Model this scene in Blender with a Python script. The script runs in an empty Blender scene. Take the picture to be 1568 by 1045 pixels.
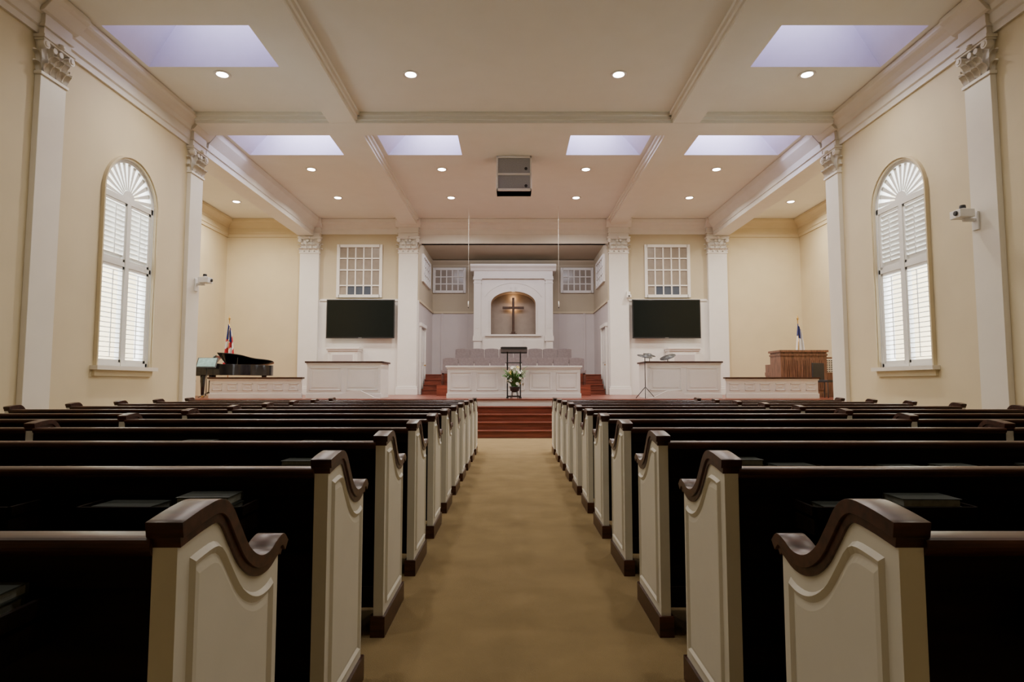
import bpy, bmesh, math, random
from mathutils import Vector, Matrix
random.seed(4)
S=bpy.context.scene
# ---------------------------------------------------------------- materials
def mat(name,col,rough=.5,metal=0,var=.06,scale=6,bump=0,emit=None,es=0,stretch=None,bscale=None,coat=0,spec=.5):
    m=bpy.data.materials.new(name); m.use_nodes=True
    nt=m.node_tree; n=nt.nodes; l=nt.links
    p=n['Principled BSDF']
    p.inputs['Roughness'].default_value=rough
    p.inputs['Metallic'].default_value=metal
    p.inputs['Specular IOR Level'].default_value=spec
    if coat: p.inputs['Coat Weight'].default_value=coat; p.inputs['Coat Roughness'].default_value=.15
    tc=n.new('ShaderNodeTexCoord'); mp=n.new('ShaderNodeMapping')
    l.new(tc.outputs['Object'],mp.inputs['Vector'])
    if stretch: mp.inputs['Scale'].default_value=stretch
    nz=n.new('ShaderNodeTexNoise'); nz.inputs['Scale'].default_value=scale; nz.inputs['Detail'].default_value=4
    l.new(mp.outputs[0],nz.inputs['Vector'])
    r=n.new('ShaderNodeValToRGB')
    a=[max(0,c*(1-var*1.6)) for c in col]; b=[min(1,c*(1+var*1.6)) for c in col]
    r.color_ramp.elements[0].position=.3; r.color_ramp.elements[1].position=.7
    r.color_ramp.elements[0].color=(*a,1); r.color_ramp.elements[1].color=(*b,1)
    l.new(nz.outputs['Fac'],r.inputs['Fac']); l.new(r.outputs['Color'],p.inputs['Base Color'])
    if bump:
        n2=n.new('ShaderNodeTexNoise'); n2.inputs['Scale'].default_value=bscale or scale*8; n2.inputs['Detail'].default_value=3
        l.new(mp.outputs[0],n2.inputs['Vector'])
        bp=n.new('ShaderNodeBump'); bp.inputs['Strength'].default_value=bump; bp.inputs['Distance'].default_value=.01
        l.new(n2.outputs['Fac'],bp.inputs['Height']); l.new(bp.outputs['Normal'],p.inputs['Normal'])
    if emit:
        p.inputs['Emission Color'].default_value=(*emit,1); p.inputs['Emission Strength'].default_value=es
    return m
M={}
M['wall']=mat('cream_wall_paint',(.65,.555,.36),.7,var=.02,scale=1.5,bump=.05,bscale=90)
M['beige']=mat('beige_wall_paint',(.54,.47,.33),.7,var=.02,scale=1.5)
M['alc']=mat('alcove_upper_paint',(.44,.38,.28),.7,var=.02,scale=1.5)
M['mauve']=mat('pale_panelling',(.56,.51,.51),.6,var=.02,scale=1.5)
M['white']=mat('white_trim_paint',(.79,.775,.75),.45,var=.015,scale=3)
M['ctrim']=mat('cream_trim_paint',(.74,.69,.59),.45,var=.015,scale=3)
M['surr']=mat('surround_paint',(.68,.64,.60),.45,var=.015,scale=3)
M['ceil']=mat('ceiling_paint',(.84,.83,.76),.8,var=.01,scale=2)
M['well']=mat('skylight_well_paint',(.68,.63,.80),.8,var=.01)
M['pane']=mat('skylight_diffuser',(.9,.9,1),.5,emit=(.84,.84,1),es=5)
M['pane2']=mat('skylight_diffuser_bright',(.9,.9,1),.5,emit=(.84,.86,1),es=12)
M['lamp']=mat('downlight_lens',(1,1,.95),.5,emit=(1,.95,.86),es=25)
M['pew']=mat('cream_pew_paint',(.74,.72,.63),.4,var=.02,scale=5)
M['cap']=mat('mahogany_cap',(.055,.019,.011),.32,var=.35,scale=5,stretch=(1,8,8),spec=.4)
M['back']=mat('dark_walnut_pew_back',(.009,.005,.004),.6,var=.35,scale=4,stretch=(.6,6,6),spec=.12)
M['red']=mat('cherry_stage_wood',(.18,.042,.024),.34,var=.25,scale=3,stretch=(.5,8,8),coat=.15)
M['carpet']=mat('tan_carpet',(.29,.21,.105),.95,var=.06,scale=3,bump=.6,bscale=220,spec=.1)
M['black']=mat('black_lacquer',(.008,.008,.009),.15,var=.1,coat=.4)
M['matte']=mat('matte_black_metal',(.02,.02,.022),.45,var=.1)
M['screen']=mat('tv_screen_glass',(.006,.009,.008),.2,var=.05,spec=.2)
M['brown']=mat('organ_oak',(.18,.085,.05),.4,var=.3,scale=4,stretch=(6,6,.8))
M['pews']=mat('grey_mauve_upholstery',(.19,.155,.165),.85,var=.08,scale=20,bump=.3)
M['glass']=mat('lattice_pane',(.30,.26,.22),.2,var=.05)
M['dglass']=mat('dark_lattice_pane',(.07,.09,.13),.1,var=.05)
M['grey']=mat('speaker_grille',(.32,.32,.33),.7,var=.1,scale=60,bump=.4)
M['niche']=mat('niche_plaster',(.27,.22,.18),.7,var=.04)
M['cross']=mat('walnut_cross_wood',(.05,.02,.01),.4,var=.3,stretch=(6,6,1))
M['green']=mat('foliage',(.06,.16,.035),.5,var=.4,scale=12)
M['petal']=mat('lily_petal',(.85,.83,.78),.5,var=.03)
M['ypetal']=mat('yellow_bloom',(.75,.6,.15),.5,var=.1)
M['fred']=mat('flag_red',(.45,.02,.03),.8); M['fwhite']=mat('flag_white',(.75,.73,.7),.8); M['fblue']=mat('flag_blue',(.02,.03,.16),.8)
M['brass']=mat('brass',(.75,.5,.18),.25,metal=1)
M['page']=mat('book_pages',(.25,.27,.25),.8,var=.1,scale=60)
M['book']=mat('hymnal_cover',(.055,.066,.062),.45,var=.2)
M['sheet']=mat('teal_sheet_music',(.25,.42,.42),.6,var=.2,scale=10)
M['ivory']=mat('ivory_keys',(.8,.78,.7),.3)
M['shut']=mat('shutter_paint',(.78,.77,.72),.5,var=.01)
# ---------------------------------------------------------------- builder
class B:
    def __init__(s): s.bm=bmesh.new(); s.m=[]
    def mi(s,k):
        if k not in s.m: s.m.append(k)
        return s.m.index(k)
    def face(s,pts,k,sm=False):
        f=s.bm.faces.new([s.bm.verts.new(p) for p in pts]); f.material_index=s.mi(k); f.smooth=sm; return f
    def box(s,x0,x1,y0,y1,z0,z1,k):
        if x0>x1:x0,x1=x1,x0
        if y0>y1:y0,y1=y1,y0
        v=[s.bm.verts.new(p) for p in [(x0,y0,z0),(x1,y0,z0),(x1,y1,z0),(x0,y1,z0),(x0,y0,z1),(x1,y0,z1),(x1,y1,z1),(x0,y1,z1)]]
        i=s.mi(k)
        for q in [(3,2,1,0),(4,5,6,7),(0,1,5,4),(1,2,6,5),(2,3,7,6),(3,0,4,7)]:
            f=s.bm.faces.new([v[a] for a in q]); f.material_index=i
    def obox(s,mtx,sx,sy,sz,k):
        v=[s.bm.verts.new(mtx@Vector((a*sx/2,b*sy/2,c*sz/2))) for a,b,c in [(-1,-1,-1),(1,-1,-1),(1,1,-1),(-1,1,-1),(-1,-1,1),(1,-1,1),(1,1,1),(-1,1,1)]]
        i=s.mi(k)
        for q in [(3,2,1,0),(4,5,6,7),(0,1,5,4),(1,2,6,5),(2,3,7,6),(3,0,4,7)]:
            f=s.bm.faces.new([v[a] for a in q]); f.material_index=i
    def prism(s,pts,ax,a0,a1,k,sm=False):
        def P(p,a):
            return {'x':(a,p[0],p[1]),'y':(p[0],a,p[1]),'z':(p[0],p[1],a)}[ax]
        A=[s.bm.verts.new(P(p,a0)) for p in pts]; C=[s.bm.verts.new(P(p,a1)) for p in pts]
        i=s.mi(k); f0=s.bm.faces.new(A); f1=s.bm.faces.new(C[::-1]); f0.material_index=f1.material_index=i
        n=len(pts)
        for j in range(n):
            f=s.bm.faces.new([A[j],A[(j+1)%n],C[(j+1)%n],C[j]]); f.material_index=i; f.smooth=sm
        return A+C
    def cyl(s,p0,p1,r0,r1,k,n=12,cap=True):
        p0=Vector(p0);p1=Vector(p1); d=(p1-p0).normalized()
        u=d.orthogonal().normalized(); w=d.cross(u)
        A=[];C=[]
        for j in range(n):
            a=2*math.pi*j/n; o=u*math.cos(a)+w*math.sin(a)
            A.append(s.bm.verts.new(p0+o*r0)); C.append(s.bm.verts.new(p1+o*r1))
        i=s.mi(k)
        for j in range(n):
            f=s.bm.faces.new([A[j],A[(j+1)%n],C[(j+1)%n],C[j]]); f.material_index=i; f.smooth=True
        if cap:
            f=s.bm.faces.new(A[::-1]); f.material_index=i
            f=s.bm.faces.new(C); f.material_index=i
    def lathe(s,prof,c,k,n=20):
        rings=[]
        for r,z in prof:
            rings.append([s.bm.verts.new((c[0]+r*math.cos(2*math.pi*j/n),c[1]+r*math.sin(2*math.pi*j/n),c[2]+z)) for j in range(n)])
        i=s.mi(k)
        for a,b in zip(rings,rings[1:]):
            for j in range(n):
                f=s.bm.faces.new([a[j],a[(j+1)%n],b[(j+1)%n],b[j]]); f.material_index=i; f.smooth=True
        for q in (rings[0][::-1],rings[-1]):
            f=s.bm.faces.new(q); f.material_index=i
    def leaf(s,base,out,up,L,W,curl,k,n=6,cup=.25):
        base=Vector(base);out=Vector(out).normalized();up=Vector(up).normalized();side=out.cross(up).normalized()
        rows=[];i=s.mi(k)
        p=base.copy(); ang=0
        for j in range(n+1):
            t=j/n
            w=W*.5*(math.sin(math.pi*min(1,.18+.82*t))**.7 if t<1 else .02)
            ang=curl*t*t
            d=up*math.cos(ang)+out*math.sin(ang); nrm=out*math.cos(ang)-up*math.sin(ang)
            if j: p=p+d*(L/n)
            rows.append([s.bm.verts.new(p-side*w+nrm*W*cup),s.bm.verts.new(p),s.bm.verts.new(p+side*w+nrm*W*cup)])
        for a,b in zip(rows,rows[1:]):
            for q in (0,1):
                f=s.bm.faces.new([a[q],a[q+1],b[q+1],b[q]]); f.material_index=i; f.smooth=True
    def ring(s,cy,cz,r0,r1,x0,x1,k,n=28,a0=0,a1=math.pi):
        for j in range(n):
            a=a0+(a1-a0)*j/n; b=a0+(a1-a0)*(j+1)/n
            q=[(cy+r0*math.cos(a),cz+r0*math.sin(a)),(cy+r1*math.cos(a),cz+r1*math.sin(a)),(cy+r1*math.cos(b),cz+r1*math.sin(b)),(cy+r0*math.cos(b),cz+r0*math.sin(b))]
            s.prism(q,'x',x0,x1,k)
    def mesh(s,name,recalc=True):
        if recalc: bmesh.ops.recalc_face_normals(s.bm,faces=s.bm.faces[:])
        me=bpy.data.meshes.new(name); s.bm.to_mesh(me); s.bm.free()
        for k in s.m: me.materials.append(M[k])
        return me
    def obj(s,name,loc=(0,0,0),rz=0,bevel=0,parent=None,seg=2,recalc=True):
        return put(name,s.mesh(name,recalc),loc,rz,bevel,parent,seg)
def put(name,me,loc=(0,0,0),rz=0,bevel=0,parent=None,seg=2):
    o=bpy.data.objects.new(name,me); S.collection.objects.link(o)
    o.location=loc; o.rotation_euler=(0,0,rz)
    if bevel:
        b=o.modifiers.new('bevel','BEVEL'); b.width=bevel; b.segments=seg; b.limit_method='ANGLE'; b.angle_limit=math.radians(40)
    if parent: o.parent=parent
    return o
# ---------------------------------------------------------------- dimensions
W=7.0; TX=10.0; YB=20.7; YE=13.2; CE=6.95; PF=.86; Y0=-4.0; YA=24.4; AX=3.3; AC=6.30; HD=6.12
WIN_Y=10.74; WR=.72; WZ0=1.55; WZS=4.58
# floor
b=B(); b.box(-TX,TX,Y0,15.1,-.1,0,'carpet'); b.obj('floor')
# side walls
for sx,nm in ((-1,'left'),(1,'right')):
    b=B(); X=sx*W; k='wall'
    def q(y0,y1,z0,z1): b.face([(X,y0,z0),(X,y1,z0),(X,y1,z1),(X,y0,z1)],k)
    q(Y0,WIN_Y-WR,0,CE); q(WIN_Y+WR,YE,0,CE); q(WIN_Y-WR,WIN_Y+WR,0,WZ0)
    n=28; arc=[(WIN_Y-WR*math.cos(math.pi*j/n),WZS+WR*math.sin(math.pi*j/n)) for j in range(n+1)]
    for (ya,za),(yb,zb) in zip(arc,arc[1:]):
        b.face([(X,ya,za),(X,yb,zb),(X,yb,CE),(X,ya,CE)],k)
    Xo=X+sx*.28
    out=[(WIN_Y-WR,WZ0)]+arc+[(WIN_Y+WR,WZ0)]
    for (ya,za),(yb,zb) in zip(out,out[1:]+out[:1]):
        b.face([(X,ya,za),(X,yb,zb),(Xo,yb,zb),(Xo,ya,za)],'white')
    b.face([(X,YE,0),(sx*TX,YE,0),(sx*TX,YE,CE),(X,YE,CE)],k)
    b.face([(sx*TX,YE,0),(sx*TX,YB,0),(sx*TX,YB,CE),(sx*TX,YE,CE)],k)
    b.obj('wall_'+nm,recalc=False)
    prof=[(0,6.35),(.04,6.35),(.04,6.45),(.07,6.47),(.07,6.64),(.10,6.66),(.13,6.73),(.20,6.79),(.27,6.83),(.30,6.86),(.30,6.94),(0,6.94)]
    b=B(); b.prism([(X-sx*d,z) for d,z in prof],'y',Y0,YE-.02,'ctrim'); b.obj('trim_crown_'+nm)
    b=B(); b.prism([(sx*TX-sx*d,z) for d,z in prof],'y',YE,YB,'wall')
    b.prism([(YB-d,z) for d,z in prof],'x',sx*(W+.45),sx*(TX),'wall')
    b.obj('trim_transept_'+nm)
    b=B(); b.box(X-sx*.02,X,Y0,YE,0,.16,'white'); b.obj('baseboard_'+nm)
b=B(); b.face([(-TX,Y0,0),(TX,Y0,0),(TX,Y0,CE),(-TX,Y0,CE)],'wall'); b.obj('wall_rear',recalc=False)
b=B()
for sx in (-1,1):
    b.box(sx*7.4,sx*TX,YB,YB+.2,0,CE,'wall')
    b.box(sx*AX,sx*7.4,YB,YB+.2,4.14,CE,'beige')
    b.box(sx*AX,sx*7.4,YB,YB+.2,0,4.14,'white')
b.box(-AX,AX,YB,YB+.2,HD,CE,'white')
b.obj('wall_front')
# alcove
b=B()
for sx in (-1,1):
    b.face([(sx*AX,YB+.2,0),(sx*AX,YA,0),(sx*AX,YA,4.14),(sx*AX,YB+.2,4.14)],'mauve')
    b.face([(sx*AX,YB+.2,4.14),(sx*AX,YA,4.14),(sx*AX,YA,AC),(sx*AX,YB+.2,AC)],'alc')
    b.box(sx*AX,sx*(AX-.04),YB+.2,YA,4.10,4.18,'beige')
b.obj('wall_alcove_sides',recalc=False)
b=B()
b.face([(-AX,YA,0),(AX,YA,0),(AX,YA,4.14),(-AX,YA,4.14)],'mauve')
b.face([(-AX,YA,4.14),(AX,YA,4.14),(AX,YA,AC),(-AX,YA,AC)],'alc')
b.box(-AX,AX,YA-.04,YA,4.10,4.18,'beige')
for x in (-2.9,-1.9,1.9,2.9):
    b.box(x-.04,x+.04,YA-.03,YA,1.6,4.1,'mauve')
b.obj('wall_alcove_back',recalc=False)
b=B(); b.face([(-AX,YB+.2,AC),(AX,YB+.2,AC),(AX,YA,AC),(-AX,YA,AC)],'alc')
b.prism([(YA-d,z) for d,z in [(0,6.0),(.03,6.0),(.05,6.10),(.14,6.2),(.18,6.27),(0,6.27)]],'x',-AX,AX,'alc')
b.obj('ceiling_alcove',recalc=False)
b=B()
prof=[(0,6.45),(.03,6.45),(.05,6.62),(.09,6.66),(.16,6.76),(.24,6.82),(.26,6.94),(0,6.94)]
b.prism([(YB-d,z) for d,z in prof],'x',-7.45,7.45,'white')
b.box(-AX,AX,YB-.05,YB+.2,HD,HD+.10,'white')
b.obj('trim_header')
b=B()
for sx in (-1,1): b.box(sx*4.0,sx*6.7,YB-.035,YB,4.10,4.17,'white')
b.obj('trim_chair_rail')
# ceiling with skylight openings
xs=[-10,-6.6,-4.25,-3.15,-1.3,1.3,3.15,4.25,6.6,10]; ys=[Y0,9.2,10.46,13.4,14.65,YB]
holes=[(1,1),(7,1),(1,3),(3,3),(5,3),(7,3)]
b=B()
for i in range(9):
    for j in range(5):
        if (i,j) in holes: continue
        b.face([(xs[i],ys[j],CE),(xs[i+1],ys[j],CE),(xs[i+1],ys[j+1],CE),(xs[i],ys[j+1],CE)],'ceil')
b.obj('ceiling',recalc=False)
for n_,(i,j) in enumerate(holes):
    b=B(); x0,x1,y0,y1=xs[i],xs[i+1],ys[j],ys[j+1]; z0=CE; z1=CE+(1.2 if j==1 else .85)
    # splayed shaft rising to a smaller roof light
    o0,o1=(.75,.1) if x0<0 else (.1,.75)
    lo=[(x0,y0),(x1,y0),(x1,y1),(x0,y1)]; up=[(x0+o0,y0+.05),(x1-o1,y0+.05),(x1-o1,y1-.05),(x0+o0,y1-.05)]
    for q in range(4):
        a,c=lo[q],lo[(q+1)%4]; a2,c2=up[q],up[(q+1)%4]
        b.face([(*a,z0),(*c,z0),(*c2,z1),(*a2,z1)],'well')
    b.face([(*p,z1) for p in up],'pane' if j==1 else 'pane2')
    b.obj('skylight',recalc=False)
def beam(name,x0,x1,y0,y1,z0,along):
    b=B()
    b.box(x0,x1,y0,y1,z0,CE-.005,'ceil')
    for t,zz in ((.04,z0+.06),(.09,CE-.07)):
        if along=='y': b.box(x0-t,x1+t,y0,y1,zz,CE-.004,'ceil')
        else: b.box(x0,x1,y0-t,y1+t,zz,CE-.004,'ceil')
    b.obj(name)
for sx in (-1,1):
    beam('ceiling_beam',min(sx*3.35,sx*3.92),max(sx*3.35,sx*3.92),Y0,YB,6.75,'y')
    x0,x1=sorted((sx*6.93,sx*7.45))
    b=B(); b.box(x0,x1,YE,YB,6.36,CE-.004,'white')
    for d in (1,-1):
        xe=x0 if d==1 else x1
        b.prism([(xe-d*dd,z) for dd,z in [(0,6.5),(.03,6.5),(.05,6.64),(.1,6.7),(.2,6.82),(.24,6.94),(0,6.94)]],'y',YE,YB-.25,'white')
    b.obj('ceiling_beam')
beam('ceiling_beam',-6.75,6.75,12.35,12.98,6.745,'x')
beam('ceiling_beam',-6.75,6.75,7.3,7.9,6.745,'x')
# pilasters
def pilaster(z0,w=.62,p=.14,k='white'):
    b=B(); zc=5.80; zt=6.35
    b.box(-w/2-.05,w/2+.05,-p-.04,0,z0,z0+.22,k)
    b.box(-w/2-.03,w/2+.03,-p-.025,0,z0+.22,z0+.28,k)
    b.box(-w/2,w/2,-p,0,z0+.28,zc-.03,k)
    b.box(-w/2-.025,w/2+.025,-p-.025,0,zc-.05,zc,k)
    b.prism([(-w/2+.03,zc),(w/2-.03,zc),(w/2-.02,zc+.3),(w/2+.03,zt-.09),(-w/2-.03,zt-.09),(-w/2+.02,zc+.3)],'y',-p+.02,0,k)
    b.box(-w/2-.07,w/2+.07,-p-.08,0,zt-.07,zt-.02,k); b.box(-w/2-.05,w/2+.05,-p-.06,0,zt-.10,zt-.07,k)
    for j in range(4):
        x=-w/2+.07+j*(w-.14)/3; b.leaf((x,-p+.01,zc),(0,-1,0),(0,0,1),.26,w*.28,2.0,k)
    for j in range(3):
        x=-w/2+.14+j*(w-.28)/2; b.leaf((x,-p+.0,zc+.12),(0,-1,0),(0,0,1),.28,w*.28,2.0,k)
    for sx in (-1,1):
        b.leaf((sx*(w/2-.03),-p*.5,zc),(sx,0,0),(0,0,1),.24,.10,2.0,k)
        b.leaf((sx*(w/2-.03),-p*.5,zc+.14),(sx,0,0),(0,0,1),.27,.10,2.0,k)
        c=Vector((sx*(w/2),-p-.02,zt-.15))
        b.cyl(c+Vector((0,-.05,0)),c+Vector((0,.05,0)),.065,.065,k,16)
        b.cyl(c+Vector((0,-.065,0)),c+Vector((0,-.05,0)),.035,.045,k,12)
        b.leaf((sx*.08,-p,zc+.2),(sx*.8,-.5,0),(0,0,1),.28,.07,1.2,k)
        b.cyl((sx*.06,-p-.05,zt-.15),(sx*.06,-p,zt-.15),.045,.045,k,12)
    b.lathe([(.01,-.04),(.05,-.02),(.05,.02),(.01,.04)],(0,-p-.08,zt-.05),k,10)
    b.box(-w/2-.02,w/2+.02,-p-.03,0,zt-.02,6.46,k); b.box(-w/2-.05,w/2+.05,-p-.06,0,6.46,6.50,k)
    b.box(-w/2-.02,w/2+.02,-p-.04,0,6.50,6.66,k)
    b.prism([(-p-.04,6.66),(-p-.08,6.68),(-p-.13,6.74),(-p-.20,6.82),(-p-.26,6.86),(-p-.26,6.94),(0,6.94),(0,6.66)],'x',-w/2-.1,w/2+.1,k)
    return b.mesh('pilaster')
pm=pilaster(0,w=.50,p=.09,k='ctrim'); pmb=pilaster(PF,w=.66)
for y in (8.70,12.81,4.6,.5):
    put('pilaster',pm,(-W,y,0),math.pi/2,.006); put('pilaster',pm,(W,y,0),-math.pi/2,.006)
for x in (-7.07,-3.65,3.65,7.07): put('pilaster',pmb,(x,YB,0),0,.006)
# ---------------------------------------------------------------- windows (local: +x into room, y along wall)
def window(lo_t,up_t):
    b=B(); k='shut'; r=WR; kc='wall'
    b.ring(0,WZS,r,r+.05,0,.04,kc); b.ring(0,WZS,r+.03,r+.06,0,.065,kc)
    for sy in (-1,1):
        b.box(0,.04,sy*r,sy*(r+.05),WZ0,WZS,kc); b.box(0,.065,sy*(r+.03),sy*(r+.06),WZ0,WZS,kc)
    b.box(-.02,.13,-r-.13,r+.13,WZ0-.07,WZ0,'ctrim'); b.box(0,.05,-r-.08,r+.08,WZ0-.17,WZ0-.07,kc)
    b.ring(0,WZS,r-.06,r,-.13,-.02,k)
    for sy in (-1,1): b.box(-.13,-.02,sy*(r-.05),sy*r,WZ0,WZS,k)
    b.box(-.13,-.02,-r,r,WZ0,WZ0+.07,k)
    b.box(-.13,-.02,-r,r,3.34,3.42,k)
    b.box(-.13,-.02,-r,r,WZS-.08,WZS+.02,k)
    b.box(-.12,-.01,-.05,.05,WZ0,WZS-.08,k)
    for sy in (-1,1):
        for (za,zb,tilt) in ((WZ0+.07,3.34,lo_t),(3.42,WZS-.08,up_t)):
            for (ya,yb) in ((.05,.09),(.61,.67)):
                b.box(-.11,-.03,sy*ya,sy*yb,za,zb,k)
            b.box(-.11,-.03,sy*.05,sy*.67,za,za+.05,k); b.box(-.11,-.03,sy*.05,sy*.67,zb-.05,zb,k)
            nn=int((zb-za-.1)/.085)
            for j in range(nn):
                z=za+.05+(j+.5)*(zb-za-.1)/nn
                mtx=Matrix.Translation((-.07,sy*.35,z))@Matrix.Rotation(math.radians(tilt),4,'Y')
                b.obox(mtx,.085,.52,.012,k)
            b.box(-.03,-.018,sy*.35-.008,sy*.35+.008,za+.1,zb-.1,k)
    b.ring(0,WZS,0,.17,-.10,-.03,k,14)
    n=13
    for j in range(n):
        a=math.pi*(j+.5)/n; c,s_=math.cos(a),math.sin(a)
        def pt(rr,t): return (rr*c-t*s_, WZS+.02+rr*s_+t*c)
        b.prism([pt(.16,-.012),pt(.665,-.042),pt(.665,.042),pt(.16,.012)],'x',-.09,-.05,k)
    return b.mesh('window')
put('window_1',window(2,-40),(-W,WIN_Y,0),0,0); put('window_2',window(3,-64),(W,WIN_Y,0),math.pi,0)
def lattice(name,x0,x1,z0,z1,y,nc,rows,fr=.08,rz=0,loc=(0,0,0),darkrow=None):
    b=B(); k='white'
    b.box(x0,x1,y-.02,y,z0,z1,'glass')
    if darkrow: b.box(x0+.28,x1-.28,y-.025,y-.02,darkrow[0],darkrow[1],'dglass')
    b.box(x0-fr,x0+.02,y-.07,y,z0-fr,z1+fr,k); b.box(x1-.02,x1+fr,y-.07,y,z0-fr,z1+fr,k)
    b.box(x0,x1,y-.07,y,z0-fr,z0+.02,k); b.box(x0,x1,y-.07,y,z1-.02,z1+fr,k)
    for i in range(1,nc):
        x=x0+(x1-x0)*i/nc; b.box(x-.022,x+.022,y-.05,y-.02,z0,z1,k)
    for z in rows:
        zz=z0+(z1-z0)*z; b.box(x0,x1,y-.052,y-.02,zz-.022,zz+.022,k)
    b.obj(name,loc,rz)
lattice('window_3',-6.06,-4.64,4.30,6.00,YB,5,(.20,.52,.76),darkrow=(4.3,4.62))
lattice('window_4',4.64,6.06,4.30,6.00,YB,5,(.20,.52,.76),darkrow=(4.3,4.62))
lattice('window_5',-3.20,-2.02,5.02,5.90,YA-.01,5,(.33,.66))
lattice('window_6',2.02,3.20,5.02,5.90,YA-.01,5,(.33,.66))
lattice('window_7',-.9,.9,5.0,5.85,0,5,(.33,.66),rz=math.pi/2,loc=(-AX,22.4,0))
lattice('window_8',-.9,.9,5.0,5.85,0,5,(.33,.66),rz=-math.pi/2,loc=(AX,22.4,0))
for n_,sx in ((1,-1),(2,1)):
    b=B(); k='white'
    b.box(-.5,.5,-.03,0,PF,PF+2.3,k)
    for a in (-.6,.5): b.box(a,a+.1,-.07,0,PF,PF+2.4,k)
    b.box(-.64,.64,-.09,0,PF+2.4,PF+2.52,k)
    for z0,z1 in ((.2,1.0),(1.15,2.1)):
        for x0 in (-.4,.06): b.box(x0,x0+.34,-.045,-.03,PF+z0,PF+z1,k)
    b.cyl((.42,-.03,PF+1.05),(.42,-.09,PF+1.05),.02,.03,'brass')
    b.obj('door_%d'%n_,(sx*AX,21.6,0),math.pi/2 if sx<0 else -math.pi/2,.004)
# ---------------------------------------------------------------- platform
b=B()
b.box(-TX+.01,TX-.01,15.06,YB-.005,0,PF-.03,'white')
b.box(-TX+.01,TX-.01,15.02,YB-.005,PF-.03,PF,'red')
b.obj('stage_platform')
b=B(); b.box(-AX,AX,YB-.004,YA,0,PF-.002,'red'); b.obj('floor_alcove')
b=B()
for i in range(4):
    y=13.86+i*.3; h=PF*(i+1)/5
    b.box(-2.7,2.7,y,15.01,h-PF/5 if i else 0,h-.035,'red'); b.box(-2.72,2.72,y-.03,15.01,h-.035,h,'red')
b.obj('chancel_steps',bevel=.006)
for sx in (-1,1):
    b=B()
    b.prism([(sx*4.62,PF),(sx*3.45,PF),(sx*3.62,PF+.04),(sx*3.95,PF+.20),(sx*4.2,PF+.22),(sx*4.55,PF+.05)],'y',15.55,15.62,'white')
    b.obj('stair_skirt')
    b=B()
    for i in range(4):
        b.box(sx*2.47,sx*3.20,YB+.35+i*.3,YA-.6,PF+i*.18,PF+i*.18+.18,'red')
        b.box(sx*2.46,sx*3.20,YB+.32+i*.3,YA-.6,PF+i*.18+.15,PF+i*.18+.182,'red')
    b.obj('choir_steps')
b=B()
b.box(-2.44,2.44,19.1,20.3,PF,1.20,'red'); b.box(-2.44,2.44,20.3,23.3,PF,1.58,'red')
b.obj('choir_riser')
# ---------------------------------------------------------------- panelled rails
def panel_front(b,x0,x1,y,z0,z1,n,cap,th=.08,over=.05):
    k='white'
    b.box(x0,x1,y,y+th,z0,z1,k); b.box(x0-.02,x1+.02,y-.02,y+th,z0,z0+.12,k)
    b.box(x0-over,x1+over,y-over,y+th+over,z1,z1+.045,cap)
    b.box(x0-.02,x1+.02,y-.025,y+th,z1-.04,z1,k)
    pw=(x1-x0)/n
    for i in range(n):
        a=x0+i*pw+.07; c=x0+(i+1)*pw-.07; zz0=z0+.2; zz1=z1-.12
        for q in ((a,a+.025,zz0,zz1),(c-.025,c,zz0,zz1),(a,c,zz0,zz0+.025),(a,c,zz1-.025,zz1)):
            b.box(q[0],q[1],y-.015,y,q[2],q[3],k)
        b.box(a+.08,c-.08,y-.01,y,zz0+.08,zz1-.08,k)
b=B(); panel_front(b,-1.80,1.80,16.3,PF,1.68,5,'white')
for sx in (-1,1): b.box(sx*1.72,sx*1.80,16.38,17.4,PF,1.68,'white'); b.box(sx*1.70,sx*1.85,16.3,17.42,1.68,1.725,'white')
b.obj('choir_rail',bevel=.004)
for sx in (-1,1):
    b=B(); x0,x1=sorted((sx*3.52,sx*5.47)); panel_front(b,x0,x1,15.9,PF,1.79,2,'cap')
    for x in (x0,x1-.08):
        b.box(x,x+.08,15.98,16.9,PF,1.79,'white'); b.box(x-.05,x+.13,15.9,16.92,1.79,1.835,'cap')
    b.obj('musician_rail',bevel=.004)
    b=B(); x0,x1=sorted((sx*5.62,sx*8.03)); panel_front(b,x0,x1,15.9,PF,1.37,6,'cap')
    b.obj('low_rail',bevel=.004)
    b=B(); x0,x1=sorted((sx*5.25,sx*6.25))
    b.box(x0,x1,20.2,YB-.01,PF,2.40,'white'); b.box(x0-.06,x1+.06,20.13,YB-.01,2.40,2.46,'white'); b.box(x0-.03,x1+.03,20.16,YB-.01,2.34,2.40,'white')
    for z0,z1 in ((1.1,1.6),(1.7,2.28)):
        b.box(x0+.1,x1-.1,20.18,20.2,z0,z1,'white'); b.box(x0+.16,x1-.16,20.17,20.18,z0+.06,z1-.06,'mauve')
    b.obj('white_cabinet',bevel=.004)
    b=B(); x0,x1=sorted((sx*4.08,sx*6.42))
    b.box(x0,x1,20.50,20.56,2.79,4.13,'matte'); b.box(x0+.03,x1-.03,20.495,20.5,2.83,4.10,'screen')
    b.box((x0+x1)/2-.3,(x0+x1)/2+.3,20.56,YB,3.2,3.7,'matte'); b.box((x0+x1)/2-.06,(x0+x1)/2+.06,20.493,20.5,2.80,2.815,'grey')
    b.obj('wall_television',bevel=.006)
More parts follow.
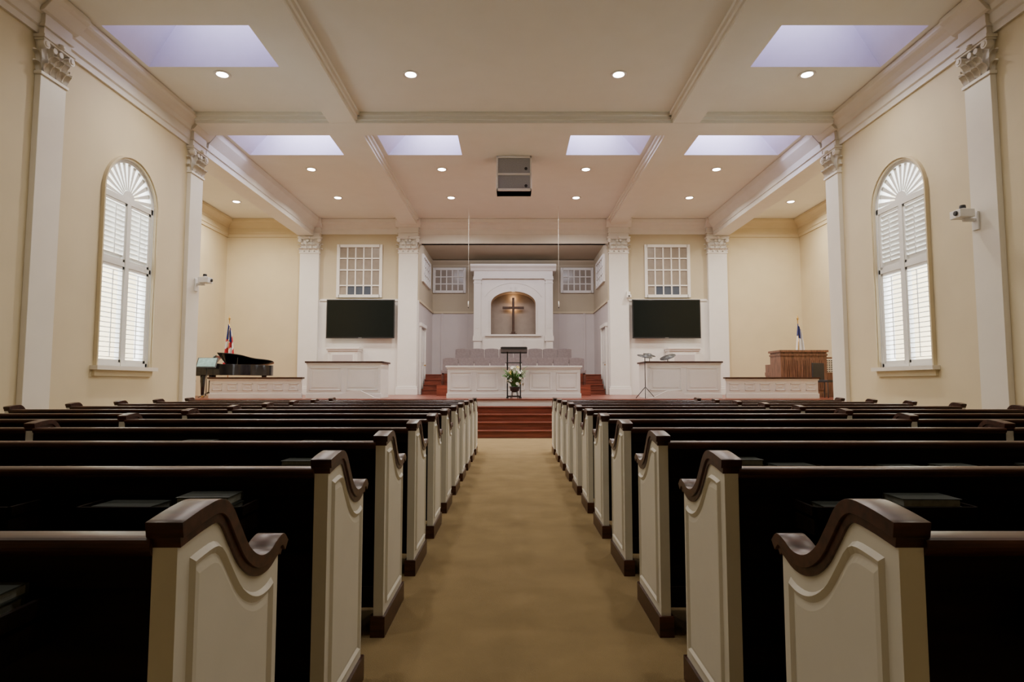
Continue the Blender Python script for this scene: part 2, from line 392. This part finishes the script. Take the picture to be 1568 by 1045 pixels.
# ---------------------------------------------------------------- niche surround
b=B(); k='surr'; yf=23.5; nb=3.17; ns=4.38; nr=.88; nh=.49
n=24
arc=[(-nr*math.cos(math.pi*j/n),ns+nh*math.sin(math.pi*j/n)) for j in range(n+1)]
b.face([(-1.55,yf,PF),(1.55,yf,PF),(1.55,yf,nb),(-1.55,yf,nb)],k)
for sx in (-1,1):
    b.face([(sx*1.55,yf,nb),(sx*nr,yf,nb),(sx*nr,yf,ns),(sx*nr,yf,5.6),(sx*1.55,yf,5.6)],k)
    b.face([(sx*1.55,yf,PF),(sx*1.55,YA-.05,PF),(sx*1.55,YA-.05,5.95),(sx*1.55,yf,5.95)],k)
for (xa,za),(xb,zb) in zip(arc,arc[1:]): b.face([(xa,yf,za),(xb,yf,zb),(xb,yf,5.6),(xa,yf,5.6)],k)
loop=[(-nr,nb)]+arc+[(nr,nb)]
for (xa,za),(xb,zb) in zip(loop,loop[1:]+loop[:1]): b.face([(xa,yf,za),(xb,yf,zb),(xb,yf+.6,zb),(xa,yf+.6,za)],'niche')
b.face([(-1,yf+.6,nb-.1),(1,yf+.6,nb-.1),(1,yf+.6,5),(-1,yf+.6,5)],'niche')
for j in range(n):
    (xa,za),(xb,zb)=arc[j],arc[j+1]
    def o(x,z,t): return (x*(1+t/nr),ns+(z-ns)*(1+t/nh))
    b.prism([(xa,za),(xb,zb),o(xb,zb,.05),o(xa,za,.05)],'y',yf-.04,yf,k)
for sx in (-1,1): b.box(sx*nr,sx*(nr+.05),yf-.04,yf,nb,ns,k)
b.box(-.07,.07,yf-.08,yf,ns+nh-.02,ns+nh+.18,k)
b.box(-1.1,1.1,yf-.08,yf,nb-.07,nb,k)
for j in range(16):
    a=math.pi*(.12+.76*j/16); c=math.pi*(.12+.76*(j+1)/16)
    P=lambda an,t:((1.18+t)*math.cos(an),4.35+(.85+t)*math.sin(an))
    b.prism([P(a,0),P(c,0),P(c,.03),P(a,.03)],'y',yf-.02,yf,k)
for x0,x1 in ((-1.2,-.45),(-.38,.38),(.45,1.2)):
    b.box(x0,x1,yf-.03,yf,2.3,2.95,k)
for sx in (-1,1):
    b.box(sx*1.27,sx*1.55,yf-.10,yf,PF,5.32,k); b.box(sx*1.23,sx*1.58,yf-.13,yf,5.32,5.37,k); b.box(sx*1.25,sx*1.57,yf-.12,yf,5.19,5.22,k)
    b.box(sx*1.33,sx*1.49,yf-.11,yf,3.4,5.08,k)
    b.box(sx*1.23,sx*1.58,yf-.13,yf,2.9,3.1,k)
b.box(-1.57,1.57,yf-.11,yf,5.37,5.46,k); b.box(-1.55,1.55,yf-.10,yf,5.46,5.66,k)
b.prism([(yf-.10,5.66),(yf-.14,5.69),(yf-.17,5.76),(yf-.24,5.82),(yf-.27,5.85),(yf-.27,5.92),(YA-.05,5.92),(YA-.05,5.66)],'x',-1.68,1.68,k)
b.obj('baptistry_surround',recalc=False)
b=B(); yc=yf+.40
b.box(-.05,.05,yc-.03,yc+.03,3.30,4.68,'cross'); b.box(-.43,.43,yc-.034,yc+.034,4.22,4.32,'cross')
b.box(-.14,.14,yc-.1,yc+.1,nb,nb+.06,'cross'); b.box(-.08,.08,yc-.06,yc+.06,nb+.06,nb+.14,'cross')
b.obj('wooden_cross',bevel=.006)
# ---------------------------------------------------------------- choir chairs
b=B(); k='pews'
pts=[]
for j in range(13):
    a=math.pi*j/12; pts.append((-.25*math.cos(a) if j not in(0,12) else (-.25 if j==0 else .25), .86+.04*math.sin(a)))
b.prism([(-.25,.40)]+pts+[(.25,.40)],'y',.22,.29,k)
b.box(-.25,.25,-.24,.24,.38,.48,k)
for x in (-.22,.22):
    b.cyl((x,-.2,0),(x,-.2,.38),.013,.013,'matte',8); b.cyl((x,.26,0),(x,.26,.6),.013,.013,'matte',8)
    b.box(x-.012,x+.012,-.2,.26,.34,.38,'matte')
chm=b.mesh('choir_chair')
for i in range(9): put('choir_chair',chm,((i-4)*.525,19.75,1.201),0,.015)
for i in range(8): put('choir_chair',chm,((i-3.5)*.515,21.0,1.581),0,.015)
# ---------------------------------------------------------------- lectern
b=B(); k='matte'
for sx in (-1,1):
    b.box(sx*.17-.018,sx*.17+.018,-.02,.02,.03,1.22,k)
    b.box(sx*.17-.03,sx*.17+.03,-.24,.24,0,.035,k)
b.box(-.19,.19,-.02,.02,.03,.07,k); b.box(-.19,.19,-.02,.02,.60,.63,k); b.box(-.21,.21,-.14,.14,.92,.94,k)
b.obox(Matrix.Translation((0,-.0,1.27))@Matrix.Rotation(math.radians(-12),4,'X'),.70,.46,.025,k)
b.obox(Matrix.Translation((0,.235,1.22))@Matrix.Rotation(math.radians(-12),4,'X'),.70,.02,.06,k)
b.box(-.33,.33,-.25,-.235,1.27,1.34,k)
b.obj('lectern',(0,15.82,PF),bevel=.004)
# flowers
b=B()
for a in range(4):
    an=a*math.pi/2+.6; b.cyl((.13*math.cos(an),.13*math.sin(an),0.002),(.08*math.cos(an),.08*math.sin(an),.2),.01,.01,'matte',8)
b.lathe([(.05,.16),(.11,.2),(.13,.28),(.145,.31),(.12,.31)],(0,0,0),'matte')
for i in range(110):
    a=random.uniform(0,2*math.pi); t=random.random()
    b.leaf((.06*math.cos(a),.06*math.sin(a),.28+random.uniform(0,.12)),(math.cos(a),math.sin(a),.2),(math.cos(a)*.25,math.sin(a)*.25,1),random.uniform(.18,.42)*(1.25 if t>.85 else 1),random.uniform(.03,.06),random.uniform(.8,1.9),'green')
for i in range(26):
    a=random.uniform(0,2*math.pi); z=random.uniform(.34,.80); rr=.20*math.sqrt(max(.05,1-((z-.48)/.34)**2))*random.uniform(.6,1)
    c=Vector((rr*math.cos(a),rr*math.sin(a),z))
    b.cyl((0,0,.3),c,.004,.004,'green',5)
    d=Vector((math.cos(a),math.sin(a),random.uniform(.1,.9))).normalized(); u=d.orthogonal().normalized(); w=d.cross(u)
    kk='ypetal' if i%7==0 else 'petal'
    for q in range(6):
        an=q*math.pi/3; o_=u*math.cos(an)+w*math.sin(an)
        b.leaf(c,o_,d,random.uniform(.08,.11),.04,1.7,kk,5)
    b.cyl(c,c+d*.04,.006,.01,'ypetal',6)
b.obj('flower_arrangement',(.02,15.36,PF+.002),recalc=False)
# ---------------------------------------------------------------- piano
b=B(); k='black'
def cr(pts,n=8):
    out=[];N=len(pts)
    for i in range(N-1):
        p0=pts[max(0,i-1)];p1=pts[i];p2=pts[i+1];p3=pts[min(N-1,i+2)]
        for j in range(n):
            t=j/n
            out.append(tuple(.5*((2*p1[c])+(-p0[c]+p2[c])*t+(2*p0[c]-5*p1[c]+4*p2[c]-p3[c])*t*t+(-p0[c]+3*p1[c]-3*p2[c]+p3[c])*t**3) for c in (0,1)))
    out.append(pts[-1]); return out
curve=cr([(-.62,-.75),(-.1,-.74),(.3,-.55),(.6,-.15),(.95,.05),(1.10,.25),(1.08,.52),(.9,.70)])
outl=[(-.62,.75)]+curve+[(.7,.75)]
b.prism(outl,'z',.62,.93,k)
# raised lid: hinged along the straight bass side, propped on a stick
lid=[(x*1.01,y*1.02) for x,y in outl if x>-.30 or y>0]
lid=[(-.28,.765)]+[(x*1.01,y*1.02) for x,y in curve if x>-.28]+[(.7,.765)]
vs=b.prism(lid,'z',.94,.962,k)
R=Matrix.Translation((0,.765,.94))@Matrix.Rotation(math.radians(-11),4,'X')@Matrix.Translation((0,-.765,-.94))
for v in vs: v.co=R@v.co
b.cyl((.25,-.50,.90),(.25,-.45,1.17),.008,.008,k,8)
b.box(-.62,-.29,-.75,.765,.94,.96,k)
b.box(-.92,-.62,-.75,.75,.60,.70,k); b.box(-.92,-.62,-.75,-.66,.7,.86,k); b.box(-.92,-.62,.66,.75,.7,.86,k)
b.box(-.90,-.72,-.66,.66,.70,.72,'ivory')
for i in range(52):
    if i%7 in (2,6): continue
    y=-.66+(i+1)*1.32/52; b.box(-.83,-.72,y-.006,y+.006,.72,.735,'matte')
b.obox(Matrix.Translation((-.42,0,1.07))@Matrix.Rotation(math.radians(38),4,'Y'),.02,.8,.30,k)
b.obox(Matrix.Translation((-.45,-.15,1.08))@Matrix.Rotation(math.radians(38),4,'Y'),.012,.45,.26,'sheet')
for (x,y) in ((-.6,-.62),(-.6,.62),(.85,.4)):
    b.cyl((x,y,.06),(x,y,.62),.04,.075,k,10); b.cyl((x,y-.02,.03),(x,y+.02,.03),.03,.03,'brass',10)
b.box(-.6,-.52,-.12,.12,.1,.14,k); b.cyl((-.56,-.08,.1),(-.56,-.05,.62),.012,.012,k); b.cyl((-.56,.08,.1),(-.56,.05,.62),.012,.012,k)
b.obj('grand_piano',(-8.25,17.55,PF),.25,.006)
b=B(); b.box(-.2,.2,-.4,.4,.42,.50,'black')
for x in (-.16,.16):
    for y in (-.35,.35): b.box(x-.02,x+.02,y-.02,y+.02,0,.42,'black')
b.obj('piano_bench',(-9.45,17.3,PF),.25,.01)
def music_stand(loc,rz=0,k2='sheet'):
    b=B()
    for a in (0,2.09,4.19): b.cyl((0,0,.12),(.25*math.cos(a),.25*math.sin(a),.01),.008,.008,'matte',6)
    b.cyl((0,0,.05),(0,0,.88),.011,.011,'matte',8)
    b.obox(Matrix.Translation((0,0,.95))@Matrix.Rotation(math.radians(55),4,'X'),.52,.34,.012,'matte')
    b.obox(Matrix.Translation((0,-.01,.96))@Matrix.Rotation(math.radians(55),4,'X'),.46,.29,.012,k2)
    b.obj('music_stand',loc,rz)
music_stand((-8.35,16.35,PF),.15)
# organ
b=B(); k='brown'
b.box(-.66,.66,-.35,.35,0,1.28,k); b.box(-.70,.70,-.39,.39,1.28,1.34,k); b.box(-.69,.69,-.38,.38,0,.12,k); b.box(-.68,.68,-.37,.37,1.18,1.23,k)
for i in range(5):
    x=-.55+i*.235; b.box(x,x+.17,-.365,-.35,.2,1.1,k)
    b.box(x+.05,x+.06,-.372,-.365,.25,1.05,'cap'); b.box(x+.11,x+.12,-.372,-.365,.25,1.05,'cap')
b.box(-.66,.66,.35,.75,.62,.72,k); b.box(-.6,.6,.38,.62,.72,.74,'ivory'); b.box(-.6,.6,.35,.5,.82,.84,'ivory')
for x in (-.64,.58): b.box(x,x+.06,.35,.75,0,.95,k)
b.obj('organ_console',(8.28,17.5,PF),0,.006)
b=B(); b.box(-.2,.2,-.2,.2,0,1.15,'brown'); b.box(-.17,.17,-.21,-.2,.7,1.1,'ivory')
for i in range(5):
    for j in range(6): b.box(-.15+i*.064,-.11+i*.064,-.22,-.21,.72+j*.062,.75+j*.062,'matte')
b.obj('speaker_cabinet',(9.2,17.6,PF),0,.006)
b=B(); b.box(-.24,.24,-.22,.22,.42,.48,'matte'); b.box(-.24,.24,.2,.24,.48,.95,'matte')
for x in (-.22,.22):
    for y in (-.2,.2): b.cyl((x,y,0),(x,y,.42),.014,.014,'matte',8)
b.obj('black_chair',(8.45,16.3,PF),.5,.008)
def cymbal(loc,h,tilt,r):
    b=B()
    for a in (0.3,2.39,4.49): b.cyl((0,0,.3),(.28*math.cos(a),.28*math.sin(a),.01),.01,.01,'matte',6)
    b.cyl((0,0,.1),(0,0,h),.012,.010,'matte',8)
    R=Matrix.Translation((0,0,h))@Matrix.Rotation(tilt,4,'Y')@Matrix.Rotation(.25,4,'X')
    n=24; prof=[(.0,.03),(.05,.028),(.07,.012),(r,-.012),(r,-.017),(.07,.005),(0,.02)]
    rings=[[b.bm.verts.new(R@Vector((max(rr,.001)*math.cos(2*math.pi*j/n),max(rr,.001)*math.sin(2*math.pi*j/n),z))) for j in range(n)] for rr,z in prof]
    i=b.mi('matte')
    for A,C in zip(rings,rings[1:]):
        for j in range(n):
            f=b.bm.faces.new([A[j],A[(j+1)%n],C[(j+1)%n],C[j]]); f.material_index=i; f.smooth=True
    b.obj('cymbal_stand',loc)
cymbal((3.38,15.5,PF),1.10,.15,.20); cymbal((4.2,16.4,PF),1.12,-.35,.22); cymbal((3.82,16.9,PF),1.2,.2,.18)
def flag(loc,kind):
    b=B()
    b.lathe([(.16,0),(.16,.03),(.04,.07),(.03,.12)],(0,0,0),'brass'); b.cyl((0,0,.1),(0,0,2.35),.014,.012,'brass',10)
    b.lathe([(.001,2.56),(.02,2.48),(.035,2.42),(.012,2.38),(.012,2.34)][::-1],(0,0,0),'brass',8)
    nu,nv=36,30; V=[]
    for j in range(nv+1):
        v=j/nv; row=[]
        wd=.10+.28*v**.8
        for i in range(nu+1):
            u=i/nu
            x=u*wd-.02-.13*v; y=-.03-.07*(.3+v)*math.sin(u*math.pi*5)
            z=2.28-1.30*v-.22*u*(1-v*.3)
            row.append(b.bm.verts.new((x,y,z)))
        V.append(row)
    for j in range(nv):
        for i in range(nu):
            u=(i+.5)/nu; v=(j+.5)/nv
            if kind=='us': kk='fblue' if (v<.36 and u<.75) else ('fred' if int((u*3.2+v*6))%2==0 else 'fwhite')
            else: kk='fblue' if (v<.30 and u<.6) else 'fwhite'
            f=b.bm.faces.new([V[j][i],V[j][i+1],V[j+1][i+1],V[j+1][i]]); f.material_index=b.mi(kk); f.smooth=True
    b.obj('american_flag' if kind=='us' else 'christian_flag',loc,recalc=False)
flag((-8.98,18.9,PF),'us'); flag((8.98,18.9,PF),'ch')
# ---------------------------------------------------------------- hanging loudspeaker
b=B(); k='white'; x0,x1=-.44,.44; y0,y1=14.68,15.18; z0,z1=6.06,6.94
for a in (x0,x1-.04): b.box(a,a+.04,y0,y1,z0,z1,k)
b.box(x0,x1,y0+.07,y1,z0,z1,k)
for z in (z0,6.45,z1-.05): b.box(x0,x1,y0,y1,z,z+.05,k)
b.box(x0+.04,x1-.04,y0+.02,y0+.06,z0+.05,6.45,'grey'); b.box(x0+.04,x1-.04,y0+.02,y0+.06,6.50,z1-.05,'grey')
for z in (6.18,6.62): b.cyl((.30,y0+.01,z),(.30,y0+.03,z),.04,.04,'matte',12)
b.obj('ceiling_loudspeaker',bevel=.005)
for sx in (-1,1):
    b=B(); b.cyl((0,0,3.85),(0,0,CE),.003,.003,'white',6); b.cyl((0,0,3.68),(0,0,3.86),.016,.012,'white',10); b.cyl((0,0,3.64),(0,0,3.68),.012,.017,'matte',10)
    b.obj('hanging_microphone',(sx*1.44,19.0,0))
def cam(loc,rz):
    b=B(); b.box(-.06,.06,-.03,0,-.16,.12,'white'); b.box(-.03,.03,-.2,-.03,-.03,.02,'white'); b.box(-.11,.11,-.32,-.1,.02,.14,'white')
    b.cyl((.03,-.325,.085),(.03,-.35,.085),.04,.035,'matte'); b.cyl((0,-.2,.14),(0,-.2,.17),.05,.04,'white')
    b.cyl((0,-.2,.17),(0,-.2,.22),.045,.04,'matte')
    b.obj('wall_camera',loc,rz,.008)
cam((-6.91,12.9,3.40),math.pi/2); cam((6.91,8.85,3.70),-math.pi/2)
b=B(); b.box(-.06,.06,-.12,0,-.1,.1,'white'); b.box(-.08,.08,-.2,-.08,-.12,-.02,'white'); b.cyl((0,-.2,-.07),(0,-.22,-.07),.03,.03,'matte'); b.obj('wall_sensor',(3.95,YB-.14,4.3),0,.006)
# ---------------------------------------------------------------- pews
L=5.11; hl=L/2
top=cr([(-.008,.985),(.08,.998),(.15,1.000),(.20,.975),(.25,.915),(.30,.858),(.36,.822),(.42,.816),(.47,.832),(.515,.838),(.548,.812)],4)
def offs(path,t):
    o=[]
    for i,p in enumerate(path):
        a=path[max(0,i-1)];c=path[min(len(path)-1,i+1)]
        dx,dy=c[0]-a[0],c[1]-a[1]; l=math.hypot(dx,dy); o.append((p[0]+dy/l*t,p[1]-dx/l*t))
    return o
def end(b,x0,x1):
    xm=(x0+x1)/2
    t1=offs(top,.030); t2=offs(top,.050)
    b.prism(top+t1[::-1],'x',xm-.036,xm+.036,'cap',True)
    b.prism(t1[:-1]+t2[:-1][::-1],'x',xm-.030,xm+.030,'cap',True)
    body=[p for p in offs(top,.048) if 0<p[0]<.505]
    pts=[(0,.09),(0,body[0][1])]+body+[(.505,body[-1][1]),(.505,.09)]
    b.prism(pts,'x',x0,x1,'pew')
    def zt(y):
        for (ya,za),(yb,zb) in zip(body,body[1:]):
            if ya<=y<=yb: return za+(zb-za)*(y-ya)/(yb-ya)
        return body[-1][1] if y>.3 else body[0][1]
    def outline(m,d,zb):
        N=22; y0,y1=m,.505-m
        return [(y0,zb)]+[(y0+(y1-y0)*i/N,zt(y0+(y1-y0)*i/N)-d) for i in range(N+1)]+[(y1,zb)]
    A=outline(.045,.040,.145); C=outline(.062,.066,.162); D=outline(.078,.086,.178)
    n=len(A); mix=lambda a,c:(a[0]*.6+c[0]*.4,a[1]*.6+c[1]*.4)
    for xs_,sg in ((x0,-1),(x1,1)):
        h1=xs_+sg*.010; h0=xs_+sg*.0005; h2=xs_+sg*.004
        for i in range(n):
            j=(i+1)%n; Mi,Mj=mix(A[i],C[i]),mix(A[j],C[j])
            b.face([(xs_,*A[i]),(xs_,*A[j]),(h1,*Mj),(h1,*Mi)],'pew')
            b.face([(h1,*Mi),(h1,*Mj),(h0,*C[j]),(h0,*C[i])],'pew')
            b.face([(h0,*C[i]),(h0,*C[j]),(h2,*D[j]),(h2,*D[i])],'pew')
        b.face([(h2,*p) for p in D],'pew')
    b.box(x0-.012,x1+.012,-.015,.52,0,.10,'cap')
b=B()
end(b,-hl,-hl+.048); end(b,hl-.048,hl)
end(b,-.025,.025)
for (xa,xb) in ((-hl+.048,-.025),(.025,hl-.048)):
    b.prism([(.015,.14),(.015,.93),(.05,.93),(.065,.42),(.06,.14)],'x',xa,xb,'back')
    b.prism(cr([(.070,.920),(.073,.940),(.055,.954),(.02,.957),(-.008,.952),(-.010,.932),(0,.92)],3),'x',xa,xb,'cap')
    b.box(xa,xb,.0,.02,.86,.92,'back'); b.box(xa,xb,.0,.02,.14,.24,'back')
    b.prism([(.06,.40),(.06,.43),(.30,.445),(.47,.455),(.485,.43),(.47,.40)],'x',xa,xb,'back')
    b.box(xa,xb,.40,.43,.22,.40,'back')
rx=[]
for c in (-2.05,-1.25,-.55,.55,1.3,2.05):
    b.box(c-.27,c+.27,-.145,-.135,.82,.85,'back'); b.box(c-.27,c+.27,-.145,.015,.81,.82,'back')
    for e in (-.27,.26): b.box(c+e,c+e+.01,-.145,.015,.76,.85,'back')
    rx.append(c)
pewm=b.mesh('pew')
def hymnals(seed):
    b=B(); g=random.Random(seed)
    for c in rx:
        if g.random()<.15: continue
        for s0 in (-.13,.13):
            if g.random()<.3: continue
            nb_=g.choice((1,2,2)); z=.821
            for q in range(nb_):
                t=g.uniform(.022,.032); wx=g.uniform(.17,.21); wy=.118
                R=Matrix.Translation((c+s0,-.068,z+t/2))@Matrix.Rotation(g.uniform(-.05,.05),4,'Z')
                b.obox(R@Matrix.Translation((0,0,t/2-.0015)),wx,wy,.003,'book'); b.obox(R@Matrix.Translation((0,0,-t/2+.0015)),wx,wy,.003,'book')
                b.obox(R,wx-.01,wy-.008,t-.006,'page'); b.obox(R@Matrix.Translation((0,wy/2-.002,0)),wx,.004,t,'book')
                z+=t+.001
    return b.mesh('hymnals')
hm=[hymnals(i) for i in (3,5,8)]
XC=.69+hl
for i in range(11):
    y=1.175+.945*i
    for sx in (-1,1):
        p=put('pew',pewm,(sx*XC,y,0),0,.003)
        h=put('hymnals',hm[(i+(sx>0))%3],(0,0,0),0,0,p)
# ---------------------------------------------------------------- downlights
def downlight(x,y,z,e=70,col=(1,.91,.79)):
    b=B()
    b.lathe([(.10,0),(.15,0),(.15,-.015),(.135,-.02),(.10,-.008)],(0,0,0),'white',24)
    b.lathe([(.001,-.012),(.10,-.012),(.10,-.006),(.001,-.006)],(0,0,0),'lamp',24)
    o=b.obj('downlight',(x,y,z))
    l=bpy.data.lights.new('downlight_lamp','AREA'); l.shape='DISK'; l.size=.2; l.energy=e; l.color=col; l.spread=math.radians(160)
    lo=bpy.data.objects.new('lamp',l); S.collection.objects.link(lo); lo.parent=o; lo.location=(0,0,-.03)
for y in (10.72,15.65,18.1,6.0,2.5):
    for x in (-5.4,-1.92,1.92,5.4): downlight(x,y,CE,105 if y>12 else (72 if y>10 else 30))
for x in (-8.7,8.7): downlight(x,18.5,CE,120); downlight(x,15.2,CE,115)
def lamp(name,typ,loc,e,col,size=.3,rot=(0,0,0)):
    l=bpy.data.lights.new(name,typ); l.energy=e; l.color=col
    if typ=='AREA': l.shape='RECTANGLE'; l.size=size; l.size_y=.1
    else: l.shadow_soft_size=size
    o=bpy.data.objects.new(name,l); S.collection.objects.link(o); o.location=loc; o.rotation_euler=rot
lamp('chancel_strip_light','AREA',(0,21.0,6.24),95,(.97,.92,1),5.5,(math.radians(35),0,0))
lamp('niche_lamp','POINT',(0,yf+.50,4.66),3.5,(1,.60,.28),.05)
lamp('cross_backlight','POINT',(0,yf+.50,4.27),5,(1,.56,.24),.04)
# world
w=bpy.data.worlds.new('world'); S.world=w; w.use_nodes=True
bg=w.node_tree.nodes['Background']; bg.inputs[0].default_value=(.90,.95,1,1); bg.inputs[1].default_value=15
# camera
c=bpy.data.cameras.new('camera'); co=bpy.data.objects.new('camera',c); S.collection.objects.link(co)
c.lens=21.12; c.sensor_width=36; c.clip_start=.02
co.location=(-.05,0,1.25); co.rotation_euler=(math.radians(90+4.04),0,0)
S.camera=co
